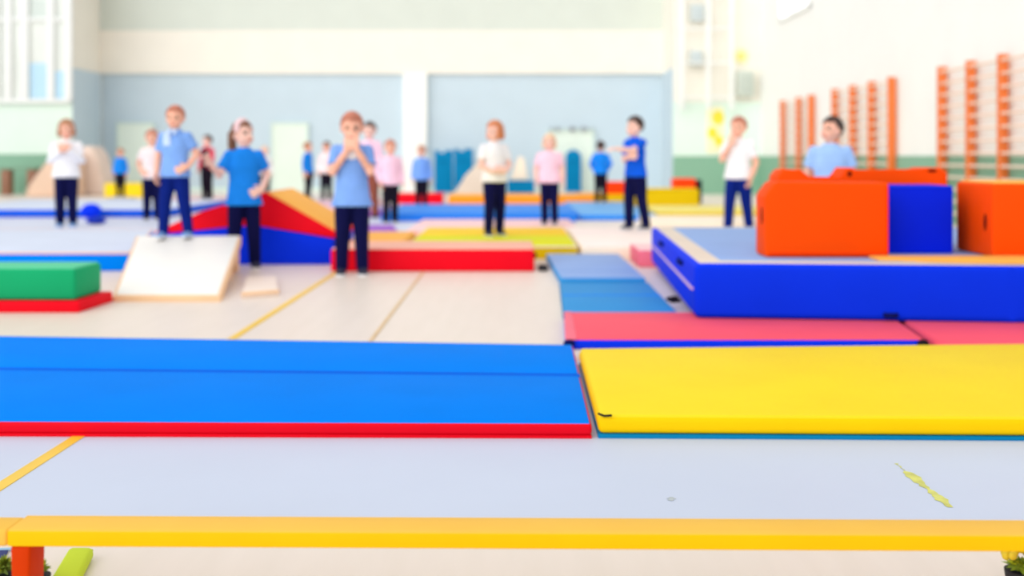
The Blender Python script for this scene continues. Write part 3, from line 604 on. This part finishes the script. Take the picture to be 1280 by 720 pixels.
def person(label, px, Y, z0, H, face, left, right, shirt, trousers, hair, hairm, skin=None, sleeve='short', shoes=None, yaw=0, pitch=0,
           hem=.44, collar=None, gait=0.0, vox=.0075, lean=0.0, extra=None, cuff=None, stout=1.0, stance=.056, flare=1.03):
    skin = skin or SKIN
    x = X(px, Y)
    root = thing('person', label, 'person', (x, Y, z0), math.radians(face), 'children in the gym hall')
    S = H
    def P(a, b, c): return Vector((a * S, b * S, c * S))
    st = stout
    lean_ = lambda z: -lean * max(0, z - .02)            # leaning shifts the body along y with height
    # ---- skeleton
    sh = {sd: Vector((sd * .089 * st, .004 + lean_(.78), .772)) for sd in (-1, 1)}
    arm = {}
    for sd, pose in ((-1, left), (1, right)):
        e, w, hd, pn = ARMS[pose]
        E = sh[sd] + Vector((e[0] * sd, e[1], e[2])); Wp = sh[sd] + Vector((w[0] * sd, w[1], w[2]))
        if pose in ('folded', 'chest', 'face') and sd == 1: Wp += Vector((0, -.012, .018))
        arm[sd] = (sh[sd], E, Wp, Vector((hd[0] * sd, hd[1], hd[2])), Vector((pn[0] * sd, pn[1], pn[2])))
    leg = {}
    for sd in (-1, 1):
        fy = gait * sd
        leg[sd] = (Vector((sd * .048, lean_(.48), .48)), Vector((sd * (.050 + stance) / 2, -.012 + fy * .55 + lean_(.27), .27)), Vector((sd * stance, .012 + fy, .045)))
    hy = lean_(.9)
    Mh = Matrix.Translation(P(0, hy, .83)) @ Matrix.Rotation(math.radians(yaw), 4, 'Z') @ Matrix.Rotation(math.radians(pitch), 4, 'X')
    def hd(a, b, c): return P(a, b, c - .83)
    # ---- body: one continuous surface
    bm = NB()
    loft(bm, [(0, hy * .45 * S, .44 * S, .070 * S, .055 * S), (0, lean_(.5) * S, .50 * S, .086 * S * st, .066 * S), (0, lean_(.6) * S, .60 * S, .076 * S * st, .058 * S), (0, lean_(.7) * S, .70 * S, .088 * S * st, .064 * S),
              (0, lean_(.77) * S, .768 * S, .078 * S * st, .050 * S), (0, lean_(.81) * S, .806 * S, .042 * S, .036 * S)])
    tube(bm, [P(0, lean_(.79), .79), P(0, hy, .86)], [.034 * S, .030 * S], 14)
    ball(bm, hd(0, .006, .925), (.064 * S, .072 * S, .075 * S), 3, Mh)
    ball(bm, hd(0, -.014, .880), (.050 * S, .054 * S, .052 * S), 3, Mh)
    ball(bm, hd(0, -.040, .852), (.026 * S, .022 * S, .018 * S), 2, Mh)
    ball(bm, hd(0, -.071, .893), (.0095 * S, .013 * S, .012 * S), 2, Mh); ball(bm, hd(0, -.064, .907), (.007 * S, .010 * S, .016 * S), 2, Mh)
    for sd in (-1, 1):
        ball(bm, hd(sd * .064, .008, .902), (.009 * S, .015 * S, .022 * S), 2, Mh)
        ball(bm, hd(sd * .030, -.046, .882), (.018 * S, .018 * S, .018 * S), 2, Mh)
        a, e, w, dd, pn = arm[sd]
        limb(bm, [a * S, e * S, (e * .4 + w * .6) * S, w * S], [.031 * S, .0265 * S, .024 * S, .0175 * S])
        hand(bm, w * S, dd, pn, Vector((0, -.3, 1)) if abs(dd.z) < .6 else Vector((-sd * .3, -1, 0)), S)
        h, k, f = leg[sd]
        limb(bm, [h * S, (h * .5 + k * .5) * S, k * S, (k * .65 + f * .35) * S, f * S], [.058 * S, .050 * S, .037 * S, .037 * S, .023 * S])
        ball(bm, f * S + P(sd * .004, -.032, -.022), (.027 * S, .060 * S, .020 * S), 2)
    me = remeshed(bm, 'body', vox)
    for mm in (skin, EYE, LIPS, BROW): me.materials.append(mm)
    Mi = Mh.inverted()
    for p in me.polygons:
        q = Mi @ p.center / S + Vector((0, 0, .83))
        if q.y < -.03 and q.z > .83:
            for sd in (-1, 1):
                if ((q.x - sd * .027) / .0125) ** 2 + ((q.z - .912) / .0075) ** 2 < 1: p.material_index = 1
                if ((q.x - sd * .028) / .015) ** 2 + ((q.z - .931 + .12 * abs(q.x)) / .0034) ** 2 < 1: p.material_index = 3
            if (q.x / .020) ** 2 + ((q.z - .866) / .0065) ** 2 < 1: p.material_index = 2
    link(me, 'body', root, True, False)
    # ---- shirt
    bm = NB(); i_ = .013
    secs = [(0, lean_(hem) * S, hem * S, (.098 * st + i_) * flare * S, .088 * S), (0, lean_(.50) * S, (hem + .05) * S, (.094 * st + i_) * S, .083 * S), (0, lean_(.6) * S, .60 * S, (.080 * st + i_) * S, .074 * S), (0, lean_(.7) * S, .70 * S, (.089 * st + i_) * S, .077 * S),
            (0, lean_(.77) * S, .765 * S, (.080 * st + i_) * S, .064 * S), (0, lean_(.79) * S, .792 * S, (.060 * st + i_) * S, .056 * S), (0, lean_(.8) * S, .814 * S, .054 * S, .047 * S), (0, lean_(.82) * S, .826 * S, .042 * S, .040 * S)]
    loft(bm, secs)
    for sd in (-1, 1):
        a, e, w, dd, pn = arm[sd]
        a2 = a + Vector((-sd * .02, 0, -.005))
        if sleeve == 'short':
            q = a * .30 + e * .70
            tube(bm, [a2 * S, a * S, (a * .6 + e * .4) * S, q * S], [.036 * S, .040 * S, .040 * S, .042 * S], 16); ball(bm, a * S, .0395 * S, 2)
        else:
            q = e * .06 + w * .94
            tube(bm, [a2 * S, a * S, (a * .5 + e * .5) * S, e * S, q * S], [.036 * S, .039 * S, .037 * S, .035 * S, .027 * S], 16); ball(bm, a * S, .0385 * S, 2); ball(bm, e * S, .036 * S, 2)
    me = remeshed(bm, 'shirt', vox * 1.15, 9); me.materials.append(shirt); shirt_o = link(me, 'shirt', root, True, False)
    if collar:
        bm = NB(); n = 26
        tube(bm, [P(.044 * math.cos(2 * PI * k / n), .042 * math.sin(2 * PI * k / n) + lean_(.82), .827 - .012 * max(0, -math.sin(2 * PI * k / n))) for k in range(n + 1)], [(.006 * S, .012 * S)] * (n + 1), 8, False)
        for sd in (-1, 1):
            vs = [bm.verts.new(P(*c)) for c in ((sd * .004, -.056, .818), (sd * .040, -.050, .826), (sd * .034, -.066, .790), (sd * .012, -.072, .786))]
            vs2 = [bm.verts.new(v.co + P(0, -.006, .0)) for v in vs]
            bm.faces.new(vs); bm.faces.new(vs2[::-1])
            for k in range(4): bm.faces.new((vs[k], vs2[k], vs2[(k + 1) % 4], vs[(k + 1) % 4]))
        finish(bm, 'collar', collar, shirt_o, True, False)
    # ---- trousers
    bm = NB()
    loft(bm, [(0, lean_(.45) * S, .435 * S, .088 * S * st, .064 * S), (0, lean_(.49) * S, .49 * S, .098 * S * st, .076 * S), (0, lean_(.55) * S, .555 * S, .088 * S * st, .070 * S)])
    cz = cuff if cuff is not None else .030
    for sd in (-1, 1):
        h, k, f = leg[sd]
        bot = f + Vector((0, 0, cz - .045))
        tube(bm, [(h + Vector((0, 0, .0))) * S, (h * .5 + k * .5) * S, k * S, (k * .5 + f * .5) * S, bot * S], [(.060 * S, .068 * S), (.056 * S, .060 * S), .048 * S, .043 * S, .040 * S], 16); ball(bm, h * S, .060 * S, 2)
    me = remeshed(bm, 'trousers', vox * 1.15, 3); me.materials.append(trousers); link(me, 'trousers', root, True, False)
    # ---- shoes
    for sd in (-1, 1):
        f = leg[sd][2]; c = f + Vector((sd * .004, -.030, 0))
        bm = NB()
        vs = ball(bm, (0, 0, 0), (.034, .075, .034), 3, Matrix.Translation(P(c.x, c.y, .014)) @ Matrix.Diagonal((S, S, S, 1)))
        for v in bm.verts:
            t = (c.y * S - v.co.y) / (.075 * S)                 # towards the toe
            if t > .1: v.co.z = .014 * S + (v.co.z - .014 * S) * (1 - .35 * t)
            v.co.z = max(v.co.z, .0)
        so = finish(bm, 'shoe', shoes or DARKSHOE, root, True, False)
        bm = NB(); n = 26
        lo = [bm.verts.new(P(c.x + .035 * math.cos(2 * PI * k / n), c.y + .077 * math.sin(2 * PI * k / n), 0)) for k in range(n)]
        hi = [bm.verts.new(P(c.x + .036 * math.cos(2 * PI * k / n), c.y + .078 * math.sin(2 * PI * k / n), .011)) for k in range(n)]
        bm.faces.new(lo[::-1]); bm.faces.new(hi)
        for k in range(n): bm.faces.new((lo[k], lo[(k + 1) % n], hi[(k + 1) % n], hi[k]))
        finish(bm, 'sole', SOLE, so, True, False)
    # ---- hair
    bm = NB(); ball(bm, (0, 0, 0), 1.0, 4)
    rnd = random.Random(int(px)); kill = []
    for v in bm.verts:
        a = v.co.copy(); front = -a.y; wob = .05 * math.sin(9 * math.atan2(a.x, -a.y)) + .03 * math.sin(23 * a.x + 5 * a.y)
        line_z = -.62 + 1.02 * max(0, min(1, (front + .15) / .75)) ** 0.8 + wob      # hairline climbs towards the face
        if hair in ('long', 'bob'): line_z -= .18 * max(0, 1 - abs(front)) ** 2
        if a.z < line_z: kill.append(v); continue
        r = 1.09 + .05 * a.z + .015 * math.sin(17 * a.x + 11 * a.y + 7 * a.z) + (.05 if hair in ('long', 'bob', 'wavy') else 0)
        v.co = Vector((a.x * .066 * r, .008 + a.y * .075 * r, .928 - .83 + a.z * .077 * r)) * S
    bmesh.ops.delete(bm, geom=kill, context='VERTS')
    bmesh.ops.recalc_face_normals(bm, faces=bm.faces)
    ret = bmesh.ops.extrude_face_region(bm, geom=bm.faces[:])
    inner = [g for g in ret['geom'] if isinstance(g, bmesh.types.BMVert)]
    cen = Vector((0, .008, .098)) * S
    for v in inner: v.co = cen + (v.co - cen) * .86
    if hair == 'long':
        for k in range(17):
            t = -.15 * PI + 1.3 * PI * k / 16
            bx, by = .060 * math.cos(t), .010 + .062 * math.sin(t)
            pts = [Vector((bx, by, .100)), Vector((bx * 1.18, by * 1.15 + .004, .050)), Vector((bx * 1.15, by * 1.2 + .012, .0)), Vector((bx * .95, by * 1.15 + .018, -.055 - .012 * (k % 3)))]
            tube(bm, [p * S for p in pts], [.014 * S, .015 * S, .013 * S, .004 * S], 8)
    if hair == 'bob':
        for k in range(17):
            t = -.12 * PI + 1.24 * PI * k / 16
            bx, by = .062 * math.cos(t), .010 + .066 * math.sin(t)
            tube(bm, [Vector((bx, by, .10)) * S, Vector((bx * 1.14, by * 1.12, .055)) * S, Vector((bx * 1.10, by * 1.1, .012 + .004 * (k % 3))) * S], [.014 * S, .014 * S, .006 * S], 8)
    if hair == 'ponytail':
        limb(bm, [p * S for p in (Vector((0, .078, .12)), Vector((0, .11, .10)), Vector((0, .115, .02)), Vector((0, .10, -.09)), Vector((0, .085, -.15)))], [.020 * S, .027 * S, .031 * S, .024 * S, .006 * S], 12)
    bm.transform(Mh)
    finish(bm, 'hair', hairm, root, True, False)
    if extra: extra(root, S, Mh, P, hd, finish)
    return root
DARKSHOE = mat('dark trainer fabric', (34, 36, 62), .7, .1, 20, .1); BLUESHOE = mat('blue trainer fabric', (120, 160, 214), .7, .1, 20, .1); SOLE = mat('white rubber sole', (236, 238, 244), .6, .03, 8, 0)
NAVY = cloth('navy trouser cloth', (14, 16, 66)); BLUEN = cloth('blue trouser cloth', (10, 34, 124)); BLK = cloth('black trouser cloth', (26, 22, 36))
WHT = cloth('white cotton', (246, 246, 252)); LBLUE = cloth('light blue cotton', (128, 172, 242)); SKYB = cloth('bright blue cotton', (30, 136, 238)); ROYB = cloth('royal blue cotton', (16, 92, 226)); PNK = cloth('pale pink cotton', (250, 208, 228)); PNKW = cloth('pinkish white cotton', (250, 232, 232)); REDC = cloth('red cotton', (232, 70, 96))
HB = mat('light brown hair', (176, 122, 84), .55, .2, 30, .2, 150, stretch=(1, 1, .2)); HG = mat('ginger hair', (206, 126, 78), .55, .2, 30, .2, 150); HD = mat('dark brown hair', (62, 40, 34), .5, .2, 30, .2, 150); HBL = mat('blonde hair', (236, 204, 170), .55, .12, 30, .2, 150)
HRB = mat('reddish brown hair', (190, 116, 92), .55, .2, 30, .2, 150); HM = mat('brown hair', (124, 78, 50), .55, .2, 30, .2, 150)

def badge(root, S, Mh, P, hd, finish):       # white shirt front patch of the front boy
    bm = NB(); M_ = Matrix.Translation(P(0, -.075, .762))
    ball(bm, (0, 0, 0), (.052 * S, .012 * S, .048 * S), 3, M_); finish(bm, 'shirt_patch', WHT, root, True, False)
def bag_strap(root, S, Mh, P, hd, finish):   # lighter panel on the left breast
    bm = NB(); tube(bm, [P(-.030, -.074, .70), P(-.034, -.076, .75), P(-.040, -.060, .80)], [(.030 * S, .006 * S)] * 3, 10); finish(bm, 'pale_panel', cloth('very pale blue cotton', (196, 218, 250)), root, True, False)
def vest(root, S, Mh, P, hd, finish):        # black front of the child with red sleeves
    bm = NB(); loft(bm, [(0, 0, .46 * S, .112 * S, .088 * S), (0, 0, .60 * S, .096 * S, .080 * S), (0, 0, .70 * S, .104 * S, .083 * S), (0, 0, .79 * S, .088 * S, .064 * S)]); finish(bm, 'vest', BLK, root, True, False)
def hair_highlight(root, S, Mh, P, hd, finish):  # pale band over the hair: a blown highlight put in as colour
    bm = NB(); n = 24
    tube(bm, [Mh @ hd(.072 * math.cos(PI * k / n), -.020, .930 + .085 * math.sin(PI * k / n)) for k in range(n + 1)], [(.006 * S, .018 * S)] * (n + 1), 8); finish(bm, 'hair_highlight', cloth('pale pink hair highlight', (250, 214, 218)), root, True, False)

NEAR, MID, FAR = .0075, .0088, .011
person('nearest boy, in loose light blue shirt, on the bare floor with hands at his mouth', 440, 8.95, 0, 1.29, 6, 'face', 'face', LBLUE, NAVY, 'short', HRB, None, 'short', None, 0, 8, .425, None, .0, NEAR, extra=badge, stout=1.06, stance=.064, flare=1.16)
person('child in light blue polo and blue trousers standing on the white springboard', 219, 9.0, zb(-2.7, 9.0) + .020, 1.05, -8, 'relaxed', 'hip', LBLUE, BLUEN, 'short', HRB, None, 'short', BLUESHOE, 8, 0, .46, cloth('very pale blue cotton', (196, 218, 250)), .03, NEAR, extra=bag_strap, stout=1.1, stance=.088)
person('girl in bright blue top with long brown ponytail beside the white springboard', 305, 9.46, 0, 1.24, 18, 'out', 'hip', SKYB, NAVY, 'ponytail', HM, SKINP, 'short', None, 38, -8, .43, None, 0, NEAR, extra=hair_highlight, stout=1.08, stance=.075, flare=1.12)
person('child in white top with arms folded, standing at far left by the long blue mat', 83, 14.8, 0, 1.42, 12, 'chest', 'chest', WHT, NAVY, 'bob', HB, None, 'long', BLUESHOE, 10, 0, .47, None, 0, MID, stout=1.16)
person('small child in blue top and black trousers on a round grey pad', 150.5, 24.0, .068, 1.04, 0, 'down', 'down', SKYB, BLK, 'short', HB, None, 'long', None, 0, 0, .48, None, 0, FAR)
person('child in pinkish white top half hidden behind the child on the springboard', 190, 16.6, 0, 1.33, 10, 'hip', 'relaxed', PNKW, NAVY, 'short', HRB, None, 'short', None, 10, 0, .46, None, 0, FAR)
person('child with red sleeves and black clothes between the two children in blue', 259, 23.0, .052, 1.32, -25, 'relaxed', 'folded', REDC, BLK, 'short', HD, SKINP, 'long', None, -20, 0, .47, None, 0, FAR, extra=vest)
person('small child in white partly hidden behind the girl with long hair', 331, 25.0, 0, 1.16, 20, 'down', 'relaxed', WHT, BLK, 'short', HBL, SKINP, 'long', None, 0, 0, .46, None, 0, FAR)
person('child in bright blue jacket seen from the side before the pale door', 385, 24.6, 0, 1.25, 70, 'down', 'down', SKYB, BLK, 'short', HB, None, 'long', None, 10, 0, .46, None, .02, FAR)
person('child in pinkish white shirt right of the blue jacket', 408, 23.3, .033, 1.21, -10, 'relaxed', 'hip', PNKW, BLK, 'short', HD, None, 'long', None, 0, 0, .46, None, .02, FAR)
person('dark haired child in pale pink behind the boy in light blue', 462, 17.0, .0, 1.46, -10, 'relaxed', 'waist', PNK, cloth('rust trouser cloth', (150, 84, 66)), 'short', HD, SKINP, 'long', None, 0, 0, .46, None, 0, FAR)
person('child in pink top and black trousers left of the white column', 488, 15.85, .0, 1.17, 15, 'relaxed', 'down', PNK, BLK, 'short', HRB, SKIN, 'long', None, 5, 0, .46, None, .02, MID, stout=1.15)
person('child in light blue shirt and black trousers before the white column', 527, 19.8, 0, 1.13, 0, 'down', 'down', LBLUE, BLK, 'short', HB, None, 'long', None, 0, 0, .46, None, 0, FAR, stout=1.1)
person('ginger haired child in white tee on the lime and gold mat, hands at waist', 618, 11.6, .124, 1.18, 28, 'waist', 'waist', WHT, NAVY, 'bob', HG, SKINP, 'short', None, -70, 0, .47, None, .03, NEAR, stout=1.12, stance=.07)
person('blonde child in pale pink tee on the pale pink mat', 687, 14.3, .072, 1.15, -12, 'relaxed', 'down', PNK, NAVY, 'bob', HBL, SKINP, 'short', None, 10, 0, .465, None, 0, MID, stout=1.22)
person('child in bright blue jacket seen from behind near the round topped teal board', 751, 20.6, .082, 1.14, 178, 'hip', 'hip', SKYB, BLK, 'short', HD, None, 'long', None, 0, 0, .47, None, 0, FAR, stout=1.12)
person('dark haired boy in royal blue tee with arms folded, turned to the left', 796, 12.6, .122, 1.265, -52, 'folded', 'forward', ROYB, NAVY, 'short', HD, SKINP, 'short', None, -15, 0, .47, None, .05, NEAR, lean=.03, stout=1.05)
person('child in white tee and blue trousers behind the crash mat, hand near face', 923, 13.7, 0, 1.42, -30, 'face', 'relaxed', WHT, BLUEN, 'short', HRB, None, 'short', None, -10, 0, .47, None, .05, MID, stout=1.14, stance=.08)
person('dark haired child in pale blue shirt standing behind the orange foam wall', 1038, 9.85, 0, 1.29, -15, 'relaxed', 'relaxed', cloth('pale blue cotton', (164, 200, 250)), NAVY, 'short', HD, None, 'short', None, -45, -8, .46, None, 0, NEAR, stout=1.2)

# ------------------------------------------------------------------ light, camera
w = bpy.data.worlds.new('World'); bpy.context.scene.world = w; w.use_nodes = True
bg = w.node_tree.nodes['Background']; bg.inputs['Color'].default_value = (1.0, 0.985, 0.97, 1); bg.inputs['Strength'].default_value = 0.58
def area(name, loc, rot, sx, sy, e, col=(1, 1, 1)):
    l = bpy.data.lights.new(name, 'AREA'); l.shape = 'RECTANGLE'; l.size = sx; l.size_y = sy; l.energy = e; l.color = col
    o = bpy.data.objects.new(name, l); C.objects.link(o); o.location = loc; o.rotation_euler = rot; return o
sl = bpy.data.lights.new('daylight', 'SUN'); sl.energy = 2.15; sl.angle = math.radians(75); sl.color = (1, .99, .97)
so_ = bpy.data.objects.new('daylight', sl); C.objects.link(so_); so_.location = (-4, -4, 6)
so_.rotation_euler = Vector((.75, 1.0, -.45)).to_track_quat('-Z', 'Y').to_euler()
for y in (5, 13, 21): area('overhead_fill', (-3.5, y, 7.5), (0, 0, 0), 9, 4, 130, (1, .98, .95))  # added soft fill from above
cam = bpy.data.cameras.new('camera'); co = bpy.data.objects.new('camera', cam); C.objects.link(co)
co.location = (0, 0, CAMZ); co.rotation_euler = (PI / 2, 0, 0)
cam.sensor_width = 36.0; cam.lens = 36.0 * F / 1280.0; cam.shift_y = -(360 - HOR) / 1280.0; cam.clip_end = 200
cam.dof.use_dof = True; cam.dof.focus_distance = 2.95; cam.dof.aperture_fstop = (cam.lens / 1000) / .023
sc = bpy.context.scene; sc.camera = co
sc.view_settings.view_transform = 'Standard'; sc.view_settings.look = 'None'; sc.view_settings.exposure = 0.0; sc.view_settings.gamma = 1.0; sc.view_settings.use_curve_mapping = False
